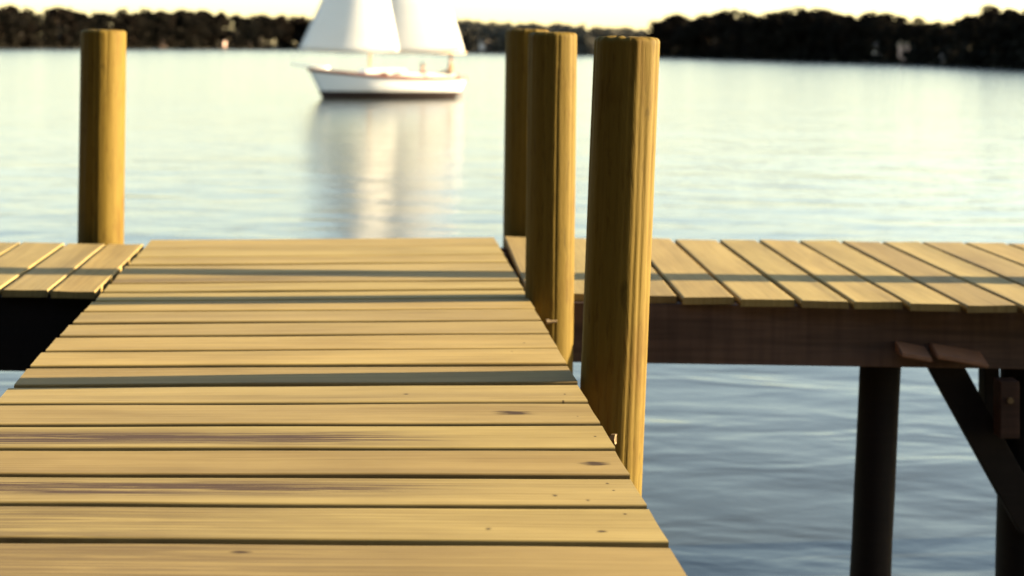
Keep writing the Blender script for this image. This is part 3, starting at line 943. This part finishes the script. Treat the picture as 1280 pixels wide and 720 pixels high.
# ------------------------------------------------------------------ lakeside houses
M_wall = simple('pale_house_wall', (0.50, 0.42, 0.36), 0.8, 0.08, 0.8)
M_wall2 = simple('pinkish_house_wall', (0.40, 0.27, 0.22), 0.8, 0.08, 0.8)
M_roof = simple('dark_shingle_roof', (0.09, 0.075, 0.07), 0.85, 0.2, 1.5)
M_roof2 = simple('tan_roof', (0.30, 0.22, 0.15), 0.85, 0.15, 1.5)
def house(label, sh, px, py, wpx, hpx, wall, roofm, turn, setback=0.8):
    p0 = shore_pt(sh, px); dv = Vector((p0.x, p0.y, 0)).normalized()
    d = (p0 + dv * setback).y
    k = d / F
    c = at(px, py, d)
    w, hh = wpx * k, hpx * k
    dep = w * 0.8
    zb = max(0.5, c.z - hh / 2)
    root = thing('lakeside_house', label, 'house', (c.x, d, zb)); root.rotation_euler = (0, 0, turn)
    def ch(o, par=root): o.parent = par; return o
    wh = hh * .62
    bm = bmesh.new()
    add_box(bm, Vector((0, 0, wh / 2 - .3)), (w * .9, dep, wh + .6))
    for sg in (1, -1):
        g = [bm.verts.new(v) for v in ((-w * .45, sg * dep / 2 * 1.0, wh), (w * .45, sg * dep / 2, wh), (0, sg * dep / 2, hh - .12))]
        bm.faces.new(g)
    ch(mesh_obj('wall', bm, wall))
    bm = bmesh.new()
    for sg in (1, -1):
        a = Vector((0, 0, hh)); b = Vector((sg * w * .54, 0, wh - .1))
        x = (b - a).normalized(); y = Vector((0, 1, 0)); z = x.cross(y)
        add_box(bm, (a + b) / 2, ((b - a).length, dep * 1.12, .12), Matrix((x, y, z)).transposed())
    ch(mesh_obj('roof', bm, roofm))
    for wx in (-w * .24, w * .24):
        bm = bmesh.new(); add_box(bm, Vector((wx, -dep / 2 - .02, wh * .5)), (w * .2, .05, wh * .42), None, .01)
        ch(mesh_obj('window', bm, M_glass))
    bm = bmesh.new(); add_box(bm, Vector((0, -dep / 2 - .02, wh * .35)), (w * .14, .06, wh * .7), None, .01)
    ch(mesh_obj('door', bm, M_roof))
    return root
house('small pinkish gabled house on the far shore, nearest the left mooring post', SH_LEFT, 203, 53, 9, 10, M_wall2, M_roof, 0.3)
house('small pale gabled house on the far shore, just left of the sails', SH_LEFT, 278, 52, 8, 10, M_wall2, M_roof, -0.2)
house('low tan house on the hazy middle shore right of the sails', SH_MID, 609, 55, 17, 12, M_wall, M_roof2, 0.5)
house('small white gabled house on the right shore, leftmost of three there', SH_RIGHT, 1097, 59, 9, 12, M_wall, M_roof, 0.2)
house('large pinkish house with a steep pale roof, in the middle of the right shore', SH_RIGHT, 1136, 59, 21, 24, M_wall2, M_roof2, 0.6)
house('long low whitish boathouse close to the water on the right shore', SH_RIGHT, 1184, 72, 15, 8, M_wall, M_wall, 0.9)

# ------------------------------------------------------------------ sky, sun, camera
sun_dir = Vector((1, SUN_SLOPE, 0)).normalized() * math.cos(SUN_EL) + Vector((0, 0, math.sin(SUN_EL)))
w = bpy.data.worlds.new('World'); scn.world = w; w.use_nodes = True
nt = w.node_tree; nt.nodes.clear()
sky = nt.nodes.new('ShaderNodeTexSky'); sky.sky_type = 'NISHITA'; sky.sun_disc = False
sky.sun_elevation = SUN_EL; sky.sun_rotation = math.atan2(sun_dir.x, sun_dir.y)
sky.air_density = 1.08; sky.dust_density = 0.6; sky.ozone_density = 0.1
bg = nt.nodes.new('ShaderNodeBackground'); bg.inputs['Strength'].default_value = 0.065
wo = nt.nodes.new('ShaderNodeOutputWorld')
nt.links.new(sky.outputs[0], bg.inputs[0]); nt.links.new(bg.outputs[0], wo.inputs[0])

sl = bpy.data.lights.new('sun', 'SUN'); sl.energy = 5.0; sl.angle = R(0.53); sl.color = (1.0, 0.81, 0.52)
so = link(bpy.data.objects.new('sun', sl)); so.rotation_euler = sun_dir.to_track_quat('Z', 'Y').to_euler()
so.location = (20, 3, 12)

cam = bpy.data.cameras.new('camera'); co = link(bpy.data.objects.new('camera', cam))
cam.sensor_width = 36.0; cam.lens = F / 1280 * 36.0
cam.shift_y = -(360 - Y0) / 1280
cam.clip_start = 0.05; cam.clip_end = 30000
co.matrix_world = Matrix(((cr, -sr, 0, 0), (0, 0, -1, 0), (sr, cr, 0, HE), (0, 0, 0, 1)))
cam.dof.use_dof = True; cam.dof.focus_distance = 3.2; cam.dof.aperture_fstop = 3.2
scn.camera = co

vs = scn.view_settings
vs.view_transform = 'Standard'; vs.look = 'None'; vs.exposure = 2.75; vs.gamma = 1.0
